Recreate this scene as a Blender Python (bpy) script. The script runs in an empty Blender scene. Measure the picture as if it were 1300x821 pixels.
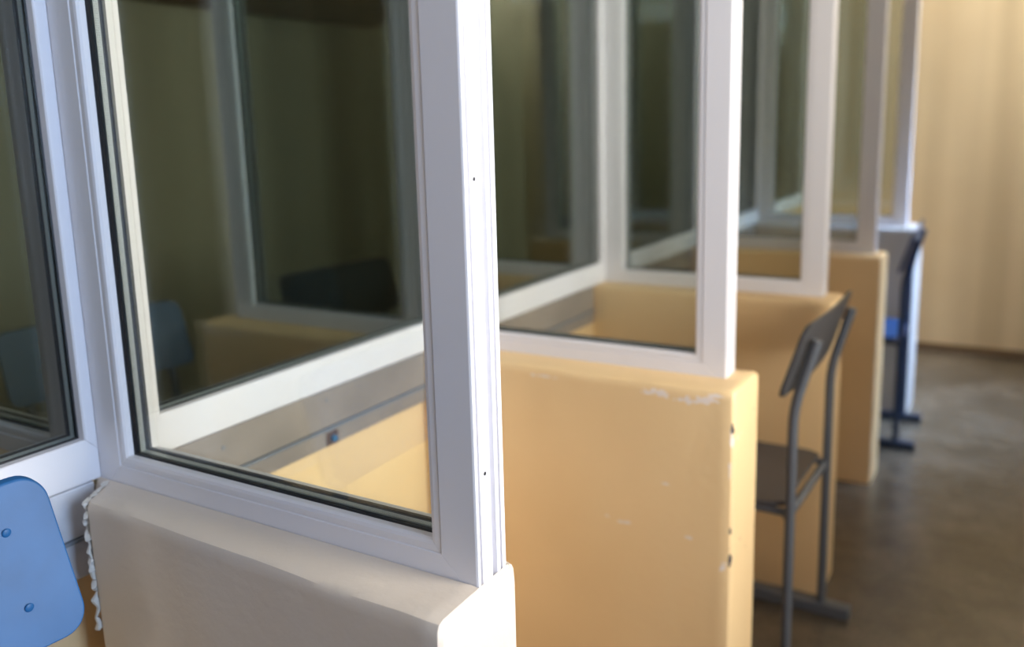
import bpy, bmesh, math, random
from mathutils import Vector, Matrix, noise

sc = bpy.context.scene
COL = sc.collection
PI = math.pi
H = 0.842            # height of the low walls
S = 0.8664           # booth spacing
W = 0.650            # divider window length
T = 0.056            # window frame depth
ZT = 2.25            # top of the window frames

# ------------------------------------------------------------------ materials
def mat(name, base, rough=0.5, metal=0.0, spec=0.5, bump=0.0, bscale=200, var=0.0, vscale=3.0, var2=None, coat=0.0):
    m = bpy.data.materials.new(name); m.use_nodes = True
    nt = m.node_tree; n = nt.nodes; b = n['Principled BSDF']
    b.inputs['Base Color'].default_value = (*base, 1)
    b.inputs['Roughness'].default_value = rough
    b.inputs['Metallic'].default_value = metal
    b.inputs['Specular IOR Level'].default_value = spec
    b.inputs['Coat Weight'].default_value = coat
    tc = n.new('ShaderNodeTexCoord')
    if var > 0:
        no = n.new('ShaderNodeTexNoise'); no.inputs['Scale'].default_value = vscale
        no.inputs['Detail'].default_value = 6
        nt.links.new(tc.outputs['Object'], no.inputs['Vector'])
        mx = n.new('ShaderNodeMix'); mx.data_type = 'RGBA'
        mp = n.new('ShaderNodeMapRange'); mp.inputs[1].default_value = .35; mp.inputs[2].default_value = .65
        nt.links.new(no.outputs['Fac'], mp.inputs[0]); nt.links.new(mp.outputs[0], mx.inputs[0])
        c2 = var2 or tuple(c * (1 - var) for c in base)
        mx.inputs[6].default_value = (*base, 1); mx.inputs[7].default_value = (*c2, 1)
        nt.links.new(mx.outputs[2], b.inputs['Base Color'])
    if bump > 0:
        n2 = n.new('ShaderNodeTexNoise'); n2.inputs['Scale'].default_value = bscale; n2.inputs['Detail'].default_value = 4
        nt.links.new(tc.outputs['Object'], n2.inputs['Vector'])
        bp = n.new('ShaderNodeBump'); bp.inputs['Strength'].default_value = bump; bp.inputs['Distance'].default_value = .003
        nt.links.new(n2.outputs['Fac'], bp.inputs['Height']); nt.links.new(bp.outputs[0], b.inputs['Normal'])
    return m

def glass_mat(name, tint, ior=1.5):
    m = bpy.data.materials.new(name); m.use_nodes = True
    nt = m.node_tree; nt.nodes.clear()
    out = nt.nodes.new('ShaderNodeOutputMaterial'); mx = nt.nodes.new('ShaderNodeMixShader')
    tr = nt.nodes.new('ShaderNodeBsdfTransparent'); gl = nt.nodes.new('ShaderNodeBsdfGlossy')
    # Schlick reflectance from the angle of view, the same on both faces of the pane
    ge = nt.nodes.new('ShaderNodeNewGeometry'); dt = nt.nodes.new('ShaderNodeVectorMath'); dt.operation = 'DOT_PRODUCT'
    nt.links.new(ge.outputs['Normal'], dt.inputs[0]); nt.links.new(ge.outputs['Incoming'], dt.inputs[1])
    def mth(op, a, b):
        q = nt.nodes.new('ShaderNodeMath'); q.operation = op
        for i, v in enumerate((a, b)):
            if v is None: continue
            if isinstance(v, (int, float)): q.inputs[i].default_value = v
            else: nt.links.new(v, q.inputs[i])
        return q
    ab = mth('ABSOLUTE', dt.outputs['Value'], None); om = mth('SUBTRACT', 1.0, ab.outputs[0]); pw = mth('POWER', om.outputs[0], 5.0)
    r0 = ((ior - 1) / (ior + 1)) ** 2
    fr = mth('MULTIPLY_ADD', pw.outputs[0], 1 - r0); fr.inputs[2].default_value = r0
    tr.inputs['Color'].default_value = (*tint, 1)
    gl.inputs['Roughness'].default_value = 0.0; gl.inputs['Color'].default_value = (1, 1, 1, 1)
    nt.links.new(fr.outputs[0], mx.inputs[0]); nt.links.new(tr.outputs[0], mx.inputs[1])
    nt.links.new(gl.outputs[0], mx.inputs[2]); nt.links.new(mx.outputs[0], out.inputs[0])
    return m

def paint_wall(name, base, chips=(), chipcol=(.88, .76, .68), streak=0.0, rough=.55, dark=()):
    """oil-painted plaster: faint blotches, optional chips (world x, z, rx, rz) and soft vertical streaks imitating drapery shadows"""
    m = mat(name, base, rough, bump=.25, bscale=60)
    nt = m.node_tree; n = nt.nodes; L = nt.links; b = n['Principled BSDF']
    geo = n.new('ShaderNodeNewGeometry')
    no = n.new('ShaderNodeTexNoise'); no.inputs['Scale'].default_value = 4; no.inputs['Detail'].default_value = 5
    L.new(geo.outputs['Position'], no.inputs['Vector'])
    mx = n.new('ShaderNodeMix'); mx.data_type = 'RGBA'
    mx.inputs[6].default_value = (*[c * 1.05 for c in base], 1); mx.inputs[7].default_value = (*[base[0] * .93, base[1] * .9, base[2] * .86], 1)
    L.new(no.outputs['Fac'], mx.inputs[0])
    col = mx.outputs[2]
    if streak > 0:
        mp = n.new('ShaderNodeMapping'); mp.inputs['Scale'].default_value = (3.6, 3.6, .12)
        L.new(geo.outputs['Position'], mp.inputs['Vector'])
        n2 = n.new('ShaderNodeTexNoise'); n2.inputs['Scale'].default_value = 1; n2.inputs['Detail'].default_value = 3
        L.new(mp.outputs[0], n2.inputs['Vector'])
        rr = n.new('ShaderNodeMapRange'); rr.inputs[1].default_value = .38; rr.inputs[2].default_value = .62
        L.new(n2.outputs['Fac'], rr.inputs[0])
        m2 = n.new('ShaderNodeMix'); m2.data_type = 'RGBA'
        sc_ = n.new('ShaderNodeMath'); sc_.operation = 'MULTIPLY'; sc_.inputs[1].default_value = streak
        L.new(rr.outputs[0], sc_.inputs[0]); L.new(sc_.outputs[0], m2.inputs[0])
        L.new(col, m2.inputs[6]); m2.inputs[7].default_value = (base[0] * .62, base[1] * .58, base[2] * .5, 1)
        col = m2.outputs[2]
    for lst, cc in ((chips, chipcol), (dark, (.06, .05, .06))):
        if not lst: continue
        sep = n.new('ShaderNodeSeparateXYZ'); L.new(geo.outputs['Position'], sep.inputs[0])
        nz = n.new('ShaderNodeTexNoise'); nz.inputs['Scale'].default_value = 70; nz.inputs['Detail'].default_value = 3
        L.new(geo.outputs['Position'], nz.inputs['Vector'])
        acc = None
        for (cx, cz, rx, rz) in lst:
            def M(op, a, bb):
                q = n.new('ShaderNodeMath'); q.operation = op
                for i, v in enumerate((a, bb)):
                    if isinstance(v, (int, float)): q.inputs[i].default_value = v
                    else: L.new(v, q.inputs[i])
                return q.outputs[0]
            dx = M('DIVIDE', M('SUBTRACT', sep.outputs[0], cx), rx); dz = M('DIVIDE', M('SUBTRACT', sep.outputs[2], cz), rz)
            d = M('SQRT', M('ADD', M('MULTIPLY', dx, dx), M('MULTIPLY', dz, dz)), 0)
            acc = d if acc is None else M('MINIMUM', acc, d)
        dd = M('ADD', acc, M('MULTIPLY', M('SUBTRACT', nz.outputs['Fac'], .5), 3.2))
        msk = M('LESS_THAN', dd, .75)
        m3 = n.new('ShaderNodeMix'); m3.data_type = 'RGBA'
        L.new(msk, m3.inputs[0]); L.new(col, m3.inputs[6]); m3.inputs[7].default_value = (*cc, 1)
        col = m3.outputs[2]
    L.new(col, b.inputs['Base Color'])
    return m

CREAM = (.87, .63, .345)
M = {}
M['pvc'] = mat('white_pvc', (.77, .75, .78), .32, spec=.5)
M['black'] = mat('black_rubber', (.008, .009, .012), .45)
M['seal'] = mat('dark_sealant', (.02, .027, .036), .35)
M['glass'] = glass_mat('window_glass', (.905, .922, .915))
M['screw'] = mat('dark_screw', (.05, .05, .055), .4, .8)
M['end_wall'] = paint_wall('ochre_painted_plaster', (.84, .69, .47), streak=.6)  # streaks put curtain light and shade into the paint colour
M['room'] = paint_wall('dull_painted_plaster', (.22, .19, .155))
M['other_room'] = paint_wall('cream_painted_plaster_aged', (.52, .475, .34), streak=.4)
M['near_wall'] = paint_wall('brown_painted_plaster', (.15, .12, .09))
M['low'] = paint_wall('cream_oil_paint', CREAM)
M['low1'] = paint_wall('cream_grey_plaster', (.74, .65, .56))
M['low2'] = paint_wall('cream_oil_paint_chipped', CREAM,
    chips=[(.545, H - .020, .035, .008), (.600, H - .026, .026, .007), (.640, H - .022, .024, .008), (.30, H - .019, .03, .003),
           (.655, H - .012, .02, .004), (.686, H - .09, .003, .022), (.684, H - .15, .002, .02), (.475, H - .298, .017, .005),
           (.437, H - .292, .006, .003), (.675, H - .345, .010, .012), (.56, H - .2, .008, .003), (.605, H - .30, .01, .003)],
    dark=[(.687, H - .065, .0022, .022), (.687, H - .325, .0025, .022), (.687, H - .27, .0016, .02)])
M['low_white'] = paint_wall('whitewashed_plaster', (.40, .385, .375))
M['crust'] = mat('raw_white_plaster', (.72, .69, .64), .9, bump=.8, bscale=120)
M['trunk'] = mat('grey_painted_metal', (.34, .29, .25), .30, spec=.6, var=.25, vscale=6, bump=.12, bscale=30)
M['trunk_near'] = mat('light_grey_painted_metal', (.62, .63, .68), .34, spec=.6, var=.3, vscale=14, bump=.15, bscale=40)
M['trunk_line'] = mat('grey_blue_ledge', (.20, .22, .25), .35)
M['rust'] = mat('rusty_washer', (.16, .09, .05), .8, var=.4, vscale=80)
M['blue_bolt'] = mat('blue_bolt_head', (.05, .16, .30), .4)
M['ceiling'] = mat('white_ceiling', (.62, .60, .55), .9)
M['skirt'] = mat('brown_skirting', (.16, .10, .055), .5)
M['wood'] = mat('dark_brown_wood', (.075, .030, .009), .8, var=.4, vscale=9)
M['blue'] = mat('blue_painted_plywood', (.010, .088, .25), .5, spec=.35, var=.16, vscale=14, bump=.1, bscale=90)
M['seat_blue'] = mat('deep_blue_plywood', (.012, .045, .13), .5, spec=.3, var=.16, vscale=14)
M['navy'] = mat('navy_enamelled_steel', (.006, .018, .045), .4)
M['bluegrey'] = mat('dusty_blue_plywood', (.06, .11, .18), .35, var=.2, vscale=10)
M['greyply'] = mat('dark_grey_painted_plywood', (.085, .08, .085), .38, var=.2, vscale=12)
M['greyside'] = mat('grey_painted_plywood', (.075, .073, .078), .4, var=.15, vscale=12)
M['greysteel'] = mat('grey_enamelled_steel', (.11, .12, .14), .38)
M['blackply'] = mat('black_glossy_plywood', (.008, .008, .009), .5, var=.2, vscale=8)

def alu_mat():   # spacer bar: bare aluminium with two rows of perforations
    m = mat('perforated_aluminium', (.70, .74, .74), .4, .4)
    nt = m.node_tree; n = nt.nodes; L = nt.links
    tc = n.new('ShaderNodeTexCoord'); w = n.new('ShaderNodeTexVoronoi'); w.inputs['Scale'].default_value = 330; w.inputs['Randomness'].default_value = .1
    L.new(tc.outputs['Object'], w.inputs['Vector'])
    r = n.new('ShaderNodeMapRange'); r.inputs[1].default_value = .15; r.inputs[2].default_value = .35
    L.new(w.outputs['Distance'], r.inputs[0])
    mx = n.new('ShaderNodeMix'); mx.data_type = 'RGBA'; mx.inputs[6].default_value = (.25, .27, .28, 1); mx.inputs[7].default_value = (.72, .76, .76, 1)
    L.new(r.outputs[0], mx.inputs[0]); L.new(mx.outputs[2], n['Principled BSDF'].inputs['Base Color'])
    return m
M['alu'] = alu_mat()

def floor_mat():
    m = mat('worn_concrete_floor', (.2, .18, .16), .27, spec=.8, bump=.35, bscale=45)
    nt = m.node_tree; n = nt.nodes; L = nt.links; b = n['Principled BSDF']
    tc = n.new('ShaderNodeTexCoord')
    a = n.new('ShaderNodeTexNoise'); a.inputs['Scale'].default_value = 3.2; a.inputs['Detail'].default_value = 9; a.inputs['Roughness'].default_value = .65
    f = n.new('ShaderNodeTexNoise'); f.inputs['Scale'].default_value = 120; f.inputs['Detail'].default_value = 3
    L.new(tc.outputs['Object'], a.inputs['Vector']); L.new(tc.outputs['Object'], f.inputs['Vector'])
    c = n.new('ShaderNodeValToRGB'); c.color_ramp.elements[0].position = .35; c.color_ramp.elements[1].position = .68
    c.color_ramp.elements[0].color = (.06, .048, .033, 1); c.color_ramp.elements[1].color = (.15, .125, .095, 1)
    L.new(a.outputs['Fac'], c.inputs[0])
    mx = n.new('ShaderNodeMix'); mx.data_type = 'RGBA'; mx.blend_type = 'MULTIPLY'; mx.inputs[0].default_value = .6
    g = n.new('ShaderNodeMapRange'); g.inputs[1].default_value = .3; g.inputs[2].default_value = .7; g.inputs[3].default_value = .6; g.inputs[4].default_value = 1.25
    L.new(f.outputs['Fac'], g.inputs[0]); L.new(c.outputs[0], mx.inputs[6]); L.new(g.outputs[0], mx.inputs[7])
    L.new(mx.outputs[2], b.inputs['Base Color'])
    return m
M['floor'] = floor_mat()

# ------------------------------------------------------------------ mesh helpers
def obj(name, bm, m, parent=None, smooth=False, bevel=0.0, seg=2):
    me = bpy.data.meshes.new(name)
    bmesh.ops.recalc_face_normals(bm, faces=bm.faces)
    for e in bm.edges:
        if len(e.link_faces) == 2 and e.calc_face_angle(0) > .6: e.smooth = False
    bm.to_mesh(me); bm.free()
    o = bpy.data.objects.new(name, me); COL.objects.link(o)
    ms = m if isinstance(m, (list, tuple)) else [m]
    for x in ms: me.materials.append(x)
    if smooth:
        for p in me.polygons: p.use_smooth = True
    if bevel > 0:
        b = o.modifiers.new('Bevel', 'BEVEL'); b.width = bevel; b.segments = seg; b.limit_method = 'ANGLE'; b.angle_limit = .6
    if parent: o.parent = parent
    return o
def tag(o, label=None, cat=None, group=None, kind=None):
    if label: o['label'] = label
    if cat: o['category'] = cat
    if group: o['group'] = group
    if kind: o['kind'] = kind
    return o
def empty(name, loc=(0, 0, 0), rz=0):
    o = bpy.data.objects.new(name, None); COL.objects.link(o)
    o.location = loc; o.rotation_euler = (0, 0, rz); o.empty_display_size = .1
    return o
def copy_tree(o, parent=None):
    c = o.copy(); COL.objects.link(c); c.parent = parent
    for ch in list(o.children): copy_tree(ch, c)
    return c
def box(bm, x0, x1, y0, y1, z0, z1):
    v = [bm.verts.new((x, y, z)) for x in (x0, x1) for y in (y0, y1) for z in (z0, z1)]
    for f in ((0, 1, 3, 2), (4, 6, 7, 5), (0, 4, 5, 1), (2, 3, 7, 6), (0, 2, 6, 4), (1, 5, 7, 3)):
        bm.faces.new([v[i] for i in f])
def tube(bm, pts, r, n=12, flat=None):
    """round tube through points with rounded end caps; flat=(rx, rz) not used for round"""
    pts = [Vector(p) for p in pts]; rings = []
    for i, p in enumerate(pts):
        t = (pts[min(i + 1, len(pts) - 1)] - pts[max(i - 1, 0)]).normalized()
        up = Vector((0, 1, 0)) if abs(t.y) < .9 else Vector((1, 0, 0))
        a = t.cross(up).normalized(); b = t.cross(a).normalized()
        rings.append([bm.verts.new(p + (a * math.cos(2 * PI * k / n) + b * math.sin(2 * PI * k / n)) * r) for k in range(n)])
    for i in range(len(rings) - 1):
        for k in range(n):
            bm.faces.new((rings[i][k], rings[i][(k + 1) % n], rings[i + 1][(k + 1) % n], rings[i + 1][k]))
    bm.faces.new(rings[0]); bm.faces.new(rings[-1])
def arc_path(pts, r=.02, n=5):
    """round the inner corners of a polyline"""
    pts = [Vector(p) for p in pts]; out = [pts[0]]
    for i in range(1, len(pts) - 1):
        a = (pts[i - 1] - pts[i]); b = (pts[i + 1] - pts[i])
        ra = min(r, a.length * .45, b.length * .45)
        p0 = pts[i] + a.normalized() * ra; p1 = pts[i] + b.normalized() * ra
        for k in range(n + 1):
            t = k / n
            out.append(p0 * (1 - t) ** 2 + pts[i] * 2 * t * (1 - t) + p1 * t ** 2)
    out.append(pts[-1]); return out

def ring(bm, prof, fw, z0, z1, put, gap=.00025, closed=True):
    """sweep profile [(a, d)] around a rectangle fw x (z1-z0) with mitred corners; put(u, v, d) -> point"""
    def P(c, a, d, g):
        # c: corner 0 BL 1 BR 2 TR 3 TL ; g: (du, dv) gap nudge
        u = a if c in (0, 3) else fw - a
        v = z0 + a if c in (0, 1) else z1 - a
        return put(u + g[0], v + g[1], d)
    dirs = [(1, 0), (0, 1), (-1, 0), (0, -1)]
    for s in range(4):
        c0, c1 = s, (s + 1) % 4
        du, dv = dirs[s]
        A = [bm.verts.new(P(c0, a, d, (du * gap, dv * gap))) for a, d in prof]
        B = [bm.verts.new(P(c1, a, d, (-du * gap, -dv * gap))) for a, d in prof]
        k = len(prof)
        for i in range(k):
            j = (i + 1) % k
            bm.faces.new((A[i], A[j], B[j], B[i]))
        bm.faces.new(A); bm.faces.new(B)

# frame profile (a: inwards from the outer edge, d: depth from the front face)
E_ = T / .052
OUT = [(0, 0), (0, .0045), (.005, .0048), (.005, .0085), (0, .0088), (0, .0285), (.007, .0290), (.007, .0370), (0, .0380),
       (0, .0445), (.005, .0448), (.005, .0485), (0, .0488), (0, T)]
FRAME = OUT + [(.0025, T + .0008), (.0470, T + .0008), (.0482, T), (.0482, .0006), (.0468, -.0008), (.0025, -.0008)]
# variant with a plain wide face on the front: the bead sits on the other side
FRAME_PLAIN = OUT + [(.0025, T + .0008), (.0470, T + .0008), (.0482, T), (.0482, .0150), (.0615, .0150), (.0622, .0140), (.0622, .0012), (.0605, -.0008), (.0025, -.0008)]
BEAD = [(.0486, .0004), (.0486, .0136), (.0615, .0136), (.0622, .0128), (.0622, .0045), (.0600, .0012), (.0560, .0002)]
BEAD2 = [(.0486, T - .0145), (.0486, T), (.0560, T), (.0600, T - .0012), (.0622, T - .0045), (.0622, T - .0140), (.0615, T - .0145)]
GASK = [(.0560, .0137), (.0628, .0137), (.0642, .0144), (.0634, .0204), (.0560, .0204)]
GASK2 = [(.0560, T - .0189), (.0638, T - .0189), (.0644, T - .0150), (.0628, T - .0146), (.0560, T - .0146)]
PANES = ((.0205, .0232), (.0342, .0369))
SPACE = [(.0560, .0234), (.0636, .0234), (.0636, .0312), (.0560, .0312)]
SEAL = [(.0560, .0313), (.0634, .0313), (.0634, .0341), (.0560, .0341)]

def screen(label, put, fw, z0, z1, origin, group, screws=(), plain=False):
    """fixed double-glazed uPVC window: frame, glazing beads, gasket, spacer bar, two panes"""
    root = empty('glazed_screen', origin)
    o = Vector(origin)
    def pl(u, v, d): return Vector(put(u, v, d)) - o
    tag(root, label, 'window', group)
    def mk(name, profs, m, par=root, gap=.00025):
        bm = bmesh.new()
        for p in profs: ring(bm, p, fw, z0, z1, pl, gap)
        return obj(name, bm, m, par)
    fr = mk('frame', [FRAME_PLAIN if plain else FRAME], M['pvc'])
    for s in screws:
        bm = bmesh.new(); tube(bm, [Vector(s[0]) - o, Vector(s[1]) - o], .0022, 12); obj('screw', bm, M['screw'], fr)
    if not plain: mk('glazing_bead', [BEAD], M['pvc'])
    mk('glazing_bead', [BEAD2], M['pvc'])
    mk('gasket', [GASK, GASK2], M['black'], gap=0)
    mk('spacer_bar', [SPACE], M['alu'], gap=0)
    mk('seal', [SEAL], M['seal'], gap=0)
    for d0, d1 in PANES:
        bm = bmesh.new(); a = .0575
        vs = [bm.verts.new(pl(u, v, d)) for d in (d0, d1) for (u, v) in ((a, z0 + a), (fw - a, z0 + a), (fw - a, z1 - a), (a, z1 - a))]
        for f in ((0, 1, 2, 3), (7, 6, 5, 4), (0, 4, 5, 1), (1, 5, 6, 2), (2, 6, 7, 3), (3, 7, 4, 0)): bm.faces.new([vs[i] for i in f])
        obj('pane', bm, M['glass'], root)
    return root

# ------------------------------------------------------------------ room shell
XL, XR, YB, YF, ZC = -2.0, 2.6, -2.6, 4.704, 2.95
def slab(name, x0, x1, y0, y1, z0, z1, m):
    bm = bmesh.new(); box(bm, x0, x1, y0, y1, z0, z1)
    return tag(obj(name, bm, m), kind='structure')
slab('floor', XL - .15, XR + .15, YB - .15, YF + .15, -.12, 0, M['floor'])
slab('ceiling', XL - .15, XR + .15, YB - .15, YF + .15, ZC, ZC + .12, M['ceiling'])
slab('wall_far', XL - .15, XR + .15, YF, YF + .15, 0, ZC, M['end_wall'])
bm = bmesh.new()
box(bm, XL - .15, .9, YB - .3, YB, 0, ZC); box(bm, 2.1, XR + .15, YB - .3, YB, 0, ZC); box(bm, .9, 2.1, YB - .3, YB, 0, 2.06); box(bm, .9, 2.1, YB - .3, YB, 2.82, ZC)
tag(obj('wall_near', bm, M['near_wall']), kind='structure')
wn = tag(empty('window_5', (.9, YB - .15, 2.06)), kind='structure')  # unseen window added to house the fill lamp
bm = bmesh.new(); box(bm, 0, 1.2, -.03, .03, 0, .06); box(bm, 0, 1.2, -.03, .03, .70, .76); box(bm, 0, .06, -.03, .03, .06, .70); box(bm, 1.14, 1.2, -.03, .03, .06, .70)
obj('window_frame', bm, M['pvc'], wn, bevel=.004)
bm = bmesh.new(); box(bm, .06, 1.14, -.003, .003, .06, .70); obj('pane', bm, M['glass'], wn)
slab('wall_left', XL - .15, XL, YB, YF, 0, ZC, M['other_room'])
slab('baseboard_far', .02, XR, YF - .012, YF, 0, .035, M['skirt'])
# right wall with two daylight windows (y0, y1, z0, z1)
WIN = [(-.84, -.02, .85, 2.45), (.02, 1.02, .85, 2.45), (3.05, 3.85, 2.20, 2.86), (3.95, 4.60, 2.20, 2.86)]
def wall_with_openings():
    bm = bmesh.new(); ys = [YB]
    for y0, y1, z0, z1 in WIN:
        box(bm, XR, XR + .3, ys[-1], y0, 0, ZC); box(bm, XR, XR + .3, y0, y1, 0, z0); box(bm, XR, XR + .3, y0, y1, z1, ZC); ys.append(y1)
    box(bm, XR, XR + .3, ys[-1], YF, 0, ZC)
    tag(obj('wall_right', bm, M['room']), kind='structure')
wall_with_openings()
for i, (y0, y1, z0, z1) in enumerate(WIN):
    w = empty('window_%d' % (i + 1), (XR + .15, y0, z0)); tag(w, kind='structure')
    bm = bmesh.new(); f = .06; ww, hh = y1 - y0, z1 - z0
    box(bm, -.03, .03, 0, ww, 0, f); box(bm, -.03, .03, 0, ww, hh - f, hh); box(bm, -.03, .03, 0, f, f, hh - f); box(bm, -.03, .03, ww - f, ww, f, hh - f)
    box(bm, -.03, .03, ww / 2 - f / 2, ww / 2 + f / 2, f, hh - f)
    obj('window_frame', bm, M['pvc'], w, bevel=.004)
    bm = bmesh.new(); box(bm, -.003, .003, f, ww / 2 - f / 2, f, hh - f); box(bm, -.003, .003, ww / 2 + f / 2, ww - f, f, hh - f)
    obj('pane', bm, M['glass'], w)

# spine wall carrying the long run of windows
bm = bmesh.new(); box(bm, -.130, -.012, YB, YF, 0, H); box(bm, -.11, .06, YB, YF, ZT + .001, ZC); box(bm, -.130, -.012, YB, -S + .044, H + .001, ZT)  # upper box: unseen bulkhead added to stop light passing over the windows
tag(obj('wall_middle', bm, M['low']), kind='structure')

# ------------------------------------------------------------------ long run of windows on the spine wall
LG = 'windows along the top of the long dividing wall'
def put_long(y0):
    return lambda u, v, d: (-.001 - d, y0 + u, v)
lw = [(-S + .045, .044, 'white long-wall window beside the blue chair back, in front of the first divider'),
      (.046, S + .044, 'white long-wall window seen through the sharp foremost divider glass'),
      (S + .046, 2 * S + .044, 'white long-wall window between second and third divider, above grey trunking in a corner'),
      (2 * S + .046, 3 * S + .044, 'white long-wall window between third and fourth divider, far down the row'),
      (3 * S + .046, 4 * S + .044, 'blue-white long-wall window just before the whitewashed last divider'),
      (4 * S + .046, YF - .01, 'last long-wall window, ending at the ochre end wall')]
for y0, y1, lab in lw:
    screen(lab, put_long(y0), y1 - y0, H + .0005, ZT, (-.027, (y0 + y1) / 2, H), LG, plain=True)

# ------------------------------------------------------------------ divider windows (near side)
def put_div(k): return lambda u, v, d: (.0005 + u, k * S + d, v)
def put_back(k): return lambda u, v, d: (-.676 + u, k * S + d, v)
near_lab = ['sharp white uPVC window on the foremost divider, two screw holes in its bright post',
            'white window on the second divider, above chipped cream paint and the grey chair',
            'white window on the third divider, its corner just above the grey chair back',
            'shaded white window on the fourth divider, narrow beside the last one',
            'grey-blue window on the whitewashed last divider, bright white end post']
DG = 'windows on the dividers between the booths'
for k in range(5):
    sw = ()
    if k == 0:
        sw = (((W - .006, .0165, H + .434), (W + .0012, .0165, H + .434)), ((W - .006, .0185, H + .122), (W + .0012, .0185, H + .122)))
    screen(near_lab[k], put_div(k), W, H - .021, ZT, (W / 2, k * S + T / 2, H - .021), DG, sw)
far_lab = ['white window on the opposite side level with the foremost divider, at the left picture edge',
           'window of the opposite booths seen through the foremost glass, dark chair back behind it',
           'window of the opposite booths seen through the second divider glass, left of the third divider',
           'window of the opposite booths behind the fourth divider',
           'window of the opposite booths behind the whitewashed last divider']
for k in range(5):
    sw = (((-.083, k * S - .0002, H + .05), (-.083, k * S + .003, H + .05)),) if k == 0 else ()
    sw = (((-.075, k * S - .0020, H + .045), (-.075, k * S + .004, H + .045)),) if k == 0 else ()
    screen(far_lab[k], put_back(k), .676 - T - .003, H - .021, ZT, (-.36, k * S + T / 2, H - .021), 'windows on the dividers of the opposite booths', sw)

# ------------------------------------------------------------------ low divider walls
def divider(label, x0, x1, fx0, fx1, yk, m, seed, front=-.070, back=.088, flip=False, skew=0.0, ramp=None):
    """plastered low wall with a slot for the window frame; x0..x1 its ends, fx0..fx1 the frame's"""
    bm = bmesh.new(); rnd = random.Random(seed)
    stations = []
    n = 46
    xs = [x0, x0 + .004, x0 + .012] + [x0 + .012 + (x1 - x0 - .024) * i / n for i in range(1, n)] + [x1 - .012, x1 - .004, x1]
    xs += [.022, .030, .040, .050] if ramp else []
    xs += [fx0 - .0012, fx0 - .0010, fx1 + .0010, fx1 + .0012]
    xs = sorted(v for v in set(xs) if x0 <= v <= x1)
    rings = []
    for x in xs:
        e = 0
        for ex, s in ((x0, 1), (x1, -1)):
            if abs(x - ex) < 1e-6: e = .007
            elif abs(x - ex) < .005: e = max(e, .002)
        slot = fx0 - .0011 < x < fx1 + .0011
        f = front + skew * (x - x0) / (x1 - x0)
        if ramp and x < ramp: f = -.0100 + (f + .0100) * max(0, (x - .022) / (ramp - .022))
        def nz(y, z, a=.0012):
            return (noise.noise(Vector((x * 9 + seed, y * 9, z * 7))) * a * 1.6 + noise.noise(Vector((x * 40, y * 40 + seed, z * 40))) * a * .4)
        pts = []
        zs = [0, .1, .2, .3, .4, .5, .6, .7, .76, .80, H - .02, H - .010]
        for z in zs: pts.append((f + e + nz(f, z), z))
        pts.append((f + .0035 + e + nz(f, H), H - .0035 + nz(1, H, .001)))
        pts.append((min(f + .010 + e, -.0038), H - .0005 + nz(2, H)))
        for q in (.3, .6, .9): pts.append((min((f + .010 + e) * (1 - q), -.0032 + q * .0006), H + .0005 + nz(3 + q, H, .001)))
        zb = H - .0235 if slot else H + .0008
        pts += [(-.0020, H + .001), (-.0020, zb), (T + .0020, zb), (T + .0020, H + .001)]
        pts += [(back - .010 - e, H - .0005 + nz(4, H)), (back - .0035 - e, H - .0035), (back - e, H - .010)]
        for z in reversed(zs[:-1]): pts.append((back - e + nz(back, z), z))
        rings.append([bm.verts.new((x, yk + y, z - (e * .6 if z > .5 else 0))) for y, z in pts])
    for a, b in zip(rings, rings[1:]):
        for i in range(len(a)):
            j = (i + 1) % len(a); bm.faces.new((a[i], a[j], b[j], b[i]))
    bm.faces.new(rings[0]); bm.faces.new(rings[-1])
    o = obj('booth_divider', bm, m, smooth=False)
    tag(o, label, 'low wall', 'low plastered walls between the booths')
    b = o.modifiers.new('Bevel', 'BEVEL'); b.width = .0012; b.segments = 2; b.limit_method = 'ANGLE'; b.angle_limit = .9
    for p in o.data.polygons: p.use_smooth = True
    return o
XS = .0035
d1 = divider('foremost low wall, cream-grey plaster sill under the sharp window', -.0115, .655, 0, W, 0, M['low1'], 1, front=-.058, skew=-.022, back=.072, ramp=.054)
divider('second low wall, cream paint chipped along its top edge and corner', -.0115, .690, 0, W, S, M['low2'], 2, front=-.078)
divider('third low wall, cream paint, behind the grey chair', -.0115, .690, 0, W, 2 * S, M['low'], 3)
divider('fourth low wall, shaded ochre paint, full height to the floor in view', -.0115, .684, 0, W, 3 * S, M['low'], 4)
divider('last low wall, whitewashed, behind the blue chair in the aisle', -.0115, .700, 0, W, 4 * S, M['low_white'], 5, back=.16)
bl = ['low wall of the opposite booths at the lower left picture edge', 'low wall of the opposite booths seen through the foremost glass, free rounded end',
      'low wall of the opposite booths seen through the second divider glass', 'low wall of the opposite booths level with the fourth divider',
      'low wall of the opposite booths level with the last divider']
for k in range(5):
    divider(bl[k], -.728, -.1305, -.676, -.1, k * S, M['low'], 11 + k)

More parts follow.
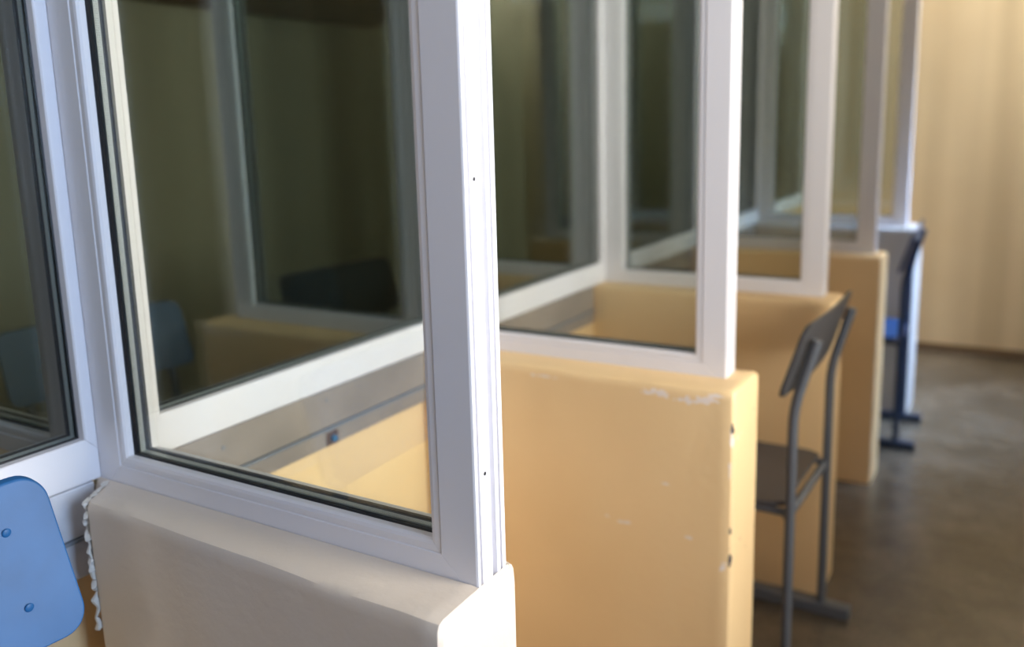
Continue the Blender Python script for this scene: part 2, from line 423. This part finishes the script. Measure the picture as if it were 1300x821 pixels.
# broken plaster crust where the foremost wall meets the grey trunking
def crust():
    bm = bmesh.new(); rnd = random.Random(4)
    path = [(.022, -.006, H - .001), (.030, -.022, H - .002), (.040, -.040, H - .002), (.049, -.056, H - .004), (.050, -.060, H - .020), (.046, -.058, H - .040),
            (.048, -.059, H - .060), (.051, -.062, H - .085), (.050, -.060, H - .105), (.053, -.063, H - .125), (.050, -.060, H - .150), (.051, -.061, H - .190)]
    prev = None
    pts = []
    for a, b in zip(path, path[1:]):
        for t in (0, .2, .4, .6, .8): pts.append(Vector(a).lerp(Vector(b), t))
    pts.append(Vector(path[-1]))
    for i, p in enumerate(pts):
        r = .0034 + .0045 * noise.noise(Vector((i * .37, 3, 1)))
        p = p + Vector((noise.noise(Vector((i * .5, 9, 1))), noise.noise(Vector((i * .5, 1, 7))), 0)) * .006
        ringv = []
        for k in range(8):
            an = 2 * PI * k / 8; rr = max(.0008, r) * (1 + .45 * noise.noise(Vector((i * .45, k * 1.1, 5))))
            ringv.append(bm.verts.new(p + Vector((math.cos(an) * rr, math.sin(an) * rr * 1.1, math.sin(an) * rr * .5))))
        if prev:
            for k in range(8): bm.faces.new((prev[k], prev[(k + 1) % 8], ringv[(k + 1) % 8], ringv[k]))
        else: bm.faces.new(ringv)
        prev = ringv
    bm.faces.new(prev)
    c = obj('plaster_crust', bm, M['crust'], d1, smooth=True); tag(c, 'broken white plaster edge')
crust()

# ------------------------------------------------------------------ grey metal trunking under the long windows
tl = ['grey painted trunking under the long window beside the blue chair back', 'grey trunking with a blue bolt seen through the foremost divider glass',
      'grey-brown trunking in the corner before the third divider', 'grey trunking between third and fourth divider', 'grey trunking before the whitewashed last divider']
for k in range(5):
    y0, y1 = (k - 1) * S + .090, k * S - .0815
    if k == 0: y0 = -S; y1 = -.0865
    if k == 1: y1 = S - .0815
    if k == 0: y1 = -.012
    if k == 1: y0 = .074
    root = empty('wiring_trunking', (-.004, (y0 + y1) / 2, H - .115)); tag(root, tl[k], 'trunking', 'grey trunking strips under the long windows')
    oo = root.location
    def bb(name, x0, x1, z0, z1, m, bev=.002):
        bm = bmesh.new(); box(bm, x0 - oo.x, x1 - oo.x, y0 - oo.y, y1 - oo.y, z0 - oo.z, z1 - oo.z); return obj(name, bm, m, root, bevel=bev)
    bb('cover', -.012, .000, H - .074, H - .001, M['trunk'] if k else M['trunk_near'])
    bb('ledge', -.012, .004, H - .080, H - .0745, M['trunk_line'], .001)
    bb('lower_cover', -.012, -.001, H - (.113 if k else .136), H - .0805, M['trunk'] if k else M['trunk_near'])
    if k == 1:
        bm = bmesh.new(); box(bm, -.001 - oo.x, .0015 - oo.x, .464 - oo.y, .496 - oo.y, H - .1115 - oo.z, H - .0845 - oo.z)
        ws = obj('washer', bm, M['rust'], root, bevel=.001)
        bm = bmesh.new(); tube(bm, [(.0015 - oo.x, .480 - oo.y, H - .098 - oo.z), (.009 - oo.x, .480 - oo.y, H - .098 - oo.z)], .0075, 6); obj('bolt', bm, M['blue_bolt'], ws, bevel=.001)
        bm = bmesh.new(); tube(bm, [(0 - oo.x, .22 - oo.y, H - .03 - oo.z), (.0015 - oo.x, .22 - oo.y, H - .03 - oo.z)], .004, 10); obj('bolt', bm, M['trunk_line'], root)
        bm = bmesh.new(); tube(bm, [(0 - oo.x, .47 - oo.y, H - .02 - oo.z), (.0015 - oo.x, .47 - oo.y, H - .02 - oo.z)], .003, 10); obj('bolt', bm, M['trunk_line'], root)

# ------------------------------------------------------------------ chairs
def make_chair(label, group, mats, rivet_side=1):
    """local axes: x backwards, y across, z up; rear posts stand at x = 0"""
    back_m, seat_m, steel = mats
    root = empty('booth_chair'); tag(root, label, 'chair', group)
    HW = .186
    # seat: plywood board with rounded corners, slightly dished
    bm = bmesh.new(); nx, ny = 14, 12; g = {}
    for lay, zo in ((0, .458), (1, .446)):
        for i in range(nx + 1):
            for j in range(ny + 1):
                u = i / nx; v = j / ny * 2 - 1
                x = -.016 - .36 * u; wd = HW * (1.02 - .02 * u)
                cr = 1.0
                for cu in ((u, 1 - u)):
                    if cu < .12: cr = min(cr, 1 - (1 - cu / .12) ** 2 * .10)
                y = v * wd * cr
                dip = -.010 * (1 - v * v) * math.sin(PI * min(1, u * 1.05)) - .014 * max(0, (u - .8) / .2) ** 2
                g[lay, i, j] = bm.verts.new((x, y, zo + dip))
    for i in range(nx):
        for j in range(ny):
            bm.faces.new((g[0, i, j], g[0, i + 1, j], g[0, i + 1, j + 1], g[0, i, j + 1]))
            bm.faces.new((g[1, i, j], g[1, i, j + 1], g[1, i + 1, j + 1], g[1, i + 1, j]))
    for i in range(nx):
        for j in (0, ny): bm.faces.new((g[0, i, j], g[0, i + 1, j], g[1, i + 1, j], g[1, i, j]))
    for j in range(ny):
        for i in (0, nx): bm.faces.new((g[0, i, j], g[0, i, j + 1], g[1, i, j + 1], g[1, i, j]))
    obj('seat', bm, seat_m, root, smooth=False, bevel=.003)
    # backrest: curved plywood panel leaning back, rounded corners, a little wider at the bottom
    bm = bmesh.new(); nu, nv = 22, 10; g = {}
    hw = .240; z0, z1 = .723, .891; R = .028
    def outline(u, v):     # u,v in [-1,1]; squircle corners
        y = u * hw; z = (z0 + z1) / 2 + v * (z1 - z0) / 2
        hz = (z1 - z0) / 2; zc = z - (z0 + z1) / 2
        yy = abs(y) - (hw - R); zz = abs(zc) - (hz - R)
        if yy > 0 and zz > 0:
            dd = max(yy, zz); L = math.hypot(yy, zz)
            if L > 0: y = math.copysign(hw - R + yy * dd / L, y); z = (z0 + z1) / 2 + math.copysign(hz - R + zz * dd / L, zc)
        return y * (1 - .017 * (z - z0) / (z1 - z0)), z
    us = [-1 + 2 * i / nu for i in range(nu + 1)]; us = sorted(set(us + [q * g_ for q in (.885, .93, .955, .975, .99) for g_ in (-1, 1)]))
    vs = sorted(set([-1 + 2 * j / nv for j in range(nv + 1)] + [q * g_ for q in (.667, .72, .76, .84, .88, .93, .97) for g_ in (-1, 1)]))
    for lay in (0, 1):
        for i, u in enumerate(us):
            for j, v in enumerate(vs):
                y, z = outline(u, v)
                x = -.010 + .052 * (z - z0) / (z1 - z0) + .010 * (1 - (y / hw) ** 2) + (0 if lay == 0 else -.011) - .004
                g[lay, i, j] = bm.verts.new((x, y, z + lay * -.002))
    I, J = len(us) - 1, len(vs) - 1
    for i in range(I):
        for j in range(J):
            bm.faces.new((g[0, i, j], g[0, i + 1, j], g[0, i + 1, j + 1], g[0, i, j + 1]))
            bm.faces.new((g[1, i, j], g[1, i, j + 1], g[1, i + 1, j + 1], g[1, i + 1, j]))
    for i in range(I):
        for j in (0, J): bm.faces.new((g[0, i, j], g[0, i + 1, j], g[1, i + 1, j], g[1, i, j]))
    for j in range(J):
        for i in (0, I): bm.faces.new((g[0, i, j], g[0, i, j + 1], g[1, i, j + 1], g[1, i, j]))
    br = obj('backrest', bm, back_m, root, bevel=.0025)
    for p in br.data.polygons: p.use_smooth = False
    for s in (-1, 1):
        for zz in (.765, .842):
            t = (zz - z0) / (z1 - z0); y = s * HW
            xf = -.010 + .052 * t + .010 * (1 - (y / hw) ** 2) - .004
            bm = bmesh.new()
            for sgn, base in ((-1, xf - .011), (1, xf)):
                bmesh.ops.create_uvsphere(bm, u_segments=12, v_segments=8, radius=.0048,
                    matrix=Matrix.Translation((base, y - s * .0, zz)) @ Matrix.Diagonal((.3, 1, 1, 1)))
            obj('rivet', bm, steel if zz > 10 else back_m, br, smooth=True)
    # steel: rear posts, front legs, feet, seat rails
    r = .0115
    for s in (-1, 1):
        y = s * HW
        bm = bmesh.new()
        pts = arc_path([(0, y, .018), (0, y, .69), (.046, y, .850)], .05, 6)
        tube(bm, pts, r); obj('rear_leg', bm, steel, root, smooth=True)
        bm = bmesh.new(); tube(bm, arc_path([(-.34, y * .93, .018), (-.345, y * .93, .44)], .02), r * .85); obj('front_leg', bm, steel, root, smooth=True)
        bm = bmesh.new(); tube(bm, arc_path([(-.012, y * .95, .434), (-.335, y * .93, .434)], .02), r * .8); obj('seat_rail', bm, steel, root, smooth=True)
        bm = bmesh.new(); box(bm, -.385, .075, y - .019, y + .019, 0, .034); obj('foot', bm, steel, root, bevel=.005)
    bm = bmesh.new(); tube(bm, [(-.006, -HW, .428), (-.006, HW, .428)], r * .9); obj('cross_rail', bm, steel, root, smooth=True)
    bm = bmesh.new(); tube(bm, [(-.34, -HW * .93, .425), (-.34, HW * .93, .425)], r * .8); obj('cross_rail', bm, steel, root, smooth=True)
    return root
def recolour(root, mats):
    """the same chair in other paint: its own mesh data"""
    back_m, seat_m, steel = mats
    for ch in root.children:
        ch.data = ch.data.copy(); k = ch.name.split('.')[0]
        ch.data.materials[0] = back_m if k == 'backrest' else seat_m if k == 'seat' else steel
        for g in ch.children:
            g.data = g.data.copy(); g.data.materials[0] = back_m
CG = 'chairs standing at the booths'
c1 = make_chair('grey chair with tilted back, standing behind the chipped second divider', CG, (M['greyside'], M['greyply'], M['greysteel']))
c1.location = (.704, 1.394, 0); c1.rotation_euler.z = -.017
def clone(loc, rz, label, mats):
    c = copy_tree(c1); c.location = loc; c.rotation_euler.z = rz; c['label'] = label
    recolour(c, mats); return c
clone((.70, 3.146, 0), .05, 'blue chair with dark navy feet, in the aisle before the whitewashed last divider', (M['navy'], M['seat_blue'], M['navy']))
nb = clone((.204, -.436, 0), PI, 'bright blue chair back with a rivet at the lower left corner of the view', (M['blue'], M['blue'], M['greysteel']))
nb.scale = (1.07, 1.07, 1.07)
clone((-.826, .569, 0), 3.059, 'dull blue chair back seen through the foremost glass, on the opposite side', (M['bluegrey'], M['bluegrey'], M['greysteel']))
clone((-.775, 1.40, 0), 3.05, 'black chair back seen through the glass behind the opposite low wall', (M['blackply'], M['blackply'], M['navy']))

# brown wooden wall cupboard high on the opposite wall, its lower corner rounded
def cupboard():
    y0, y1, z0, z1, x0, x1 = 1.05, 3.14, 1.85, 2.36, XL + .001, XL + .09
    root = empty('wall_cupboard', (XL, (y0 + y1) / 2, z0)); tag(root, 'dark brown wooden wall cupboard high up at the top edge, rounded lower corner', 'cupboard')
    bm = bmesh.new(); R = .10; pts = []
    for (cy, cz, a0) in ((y1 - R, z0 + R, -90), (y1 - R, z1 - R, 0), (y0 + R, z1 - R, 90), (y0 + R, z0 + R, 180)):
        for k in range(9):
            a = math.radians(a0 + 90 * k / 8); pts.append((cy + R * math.cos(a), cz + R * math.sin(a)))
    A = [bm.verts.new((x0 - XL, y - (y0 + y1) / 2, z - z0)) for y, z in pts]; B = [bm.verts.new((x1 - XL, y - (y0 + y1) / 2, z - z0)) for y, z in pts]
    bm.faces.new(A); bm.faces.new(B)
    for i in range(len(A)): j = (i + 1) % len(A); bm.faces.new((A[i], A[j], B[j], B[i]))
    obj('body', bm, M['wood'], root, bevel=.006)
    for k in range(3):
        bm = bmesh.new(); w = (y1 - y0 - .26) / 3; ya = y0 + .13 + k * w - (y0 + y1) / 2
        box(bm, x1 - XL + .0005, x1 - XL + .016, ya + .004, ya + w - .004, .05, z1 - z0 - .05)
        dr = obj('door', bm, M['wood'], root, bevel=.004)
cupboard()

# ------------------------------------------------------------------ light: daylight through the right-wall windows, plus an added fill lamp
def area(name, loc, rot, sx, sy, power, col, spread=PI):
    l = bpy.data.lights.new(name, 'AREA'); l.shape = 'RECTANGLE'; l.size = sx; l.size_y = sy; l.energy = power; l.color = col; l.spread = spread
    o = bpy.data.objects.new(name, l); COL.objects.link(o); o.location = loc; o.rotation_euler = rot; return o
# (power, colour, spread, tilt, z offset) per window: two low ones, two high ones
LAMPS = [(37, (.52, .69, 1.0), 100, 0, 0), (68, (1.0, .91, .82), 92, 0, 0), (62, (.42, .62, 1.0), 40, 48, .08), (175, (1.0, .96, .90), 130, 20, 0)]
for (y0, y1, z0, z1), (p, c, sp, tilt, dz) in zip(WIN, LAMPS):
    area('window_and_fill_light', (XR + .34, (y0 + y1) / 2, (z0 + z1) / 2 + dz), (0, math.radians(90 - tilt), 0), z1 - z0, y1 - y0, p, c, math.radians(sp))
area('window_and_fill_light', (1.5, YB - .34, 2.46), (math.radians(68), 0, 0), 1.2, .76, 10, (.86, .86, 1.0), math.radians(100))  # fill lamp added behind the camera, out of view
wd = bpy.data.worlds.new('World'); sc.world = wd; wd.use_nodes = True
bg = wd.node_tree.nodes['Background']; bg.inputs[0].default_value = (.70, .82, 1, 1); bg.inputs[1].default_value = .5

# ------------------------------------------------------------------ camera
cd = bpy.data.cameras.new('Camera'); cam = bpy.data.objects.new('Camera', cd); COL.objects.link(cam); sc.camera = cam
k_ = .8
cam_loc = Vector((1.41914618 * k_, -.901492265 * k_, .608167310 * k_ + H))
yaw, pitch, roll, fpx = .541445585, -.183540421, -.0261964274, 1114.82896
fw = Vector((-math.sin(yaw) * math.cos(pitch), math.cos(yaw) * math.cos(pitch), math.sin(pitch)))
r0 = fw.cross(Vector((0, 0, 1))).normalized(); u0 = r0.cross(fw)
r = r0 * math.cos(roll) + u0 * math.sin(roll); u = -r0 * math.sin(roll) + u0 * math.cos(roll)
mtx = Matrix((r, u, -fw)).transposed().to_4x4(); mtx.translation = cam_loc
cam.matrix_world = mtx
cd.sensor_width = 36; cd.sensor_fit = 'HORIZONTAL'; cd.lens = fpx / 1300 * 36
cd.shift_y = -45.5 / 1300
cd.clip_start = .02
cd.dof.use_dof = True; cd.dof.focus_distance = 1.02; cd.dof.aperture_fstop = 2.15; cd.dof.aperture_blades = 7

sc.view_settings.view_transform = 'Standard'; sc.view_settings.look = 'None'
sc.view_settings.gamma = 1; sc.view_settings.use_curve_mapping = False; sc.view_settings.exposure = 0.0
sc.cycles.use_denoising = True
sc.cycles.max_bounces = 14; sc.cycles.diffuse_bounces = 6; sc.cycles.glossy_bounces = 8; sc.cycles.transparent_max_bounces = 96
sc.cycles.transmission_bounces = 8; sc.cycles.sample_clamp_indirect = 6
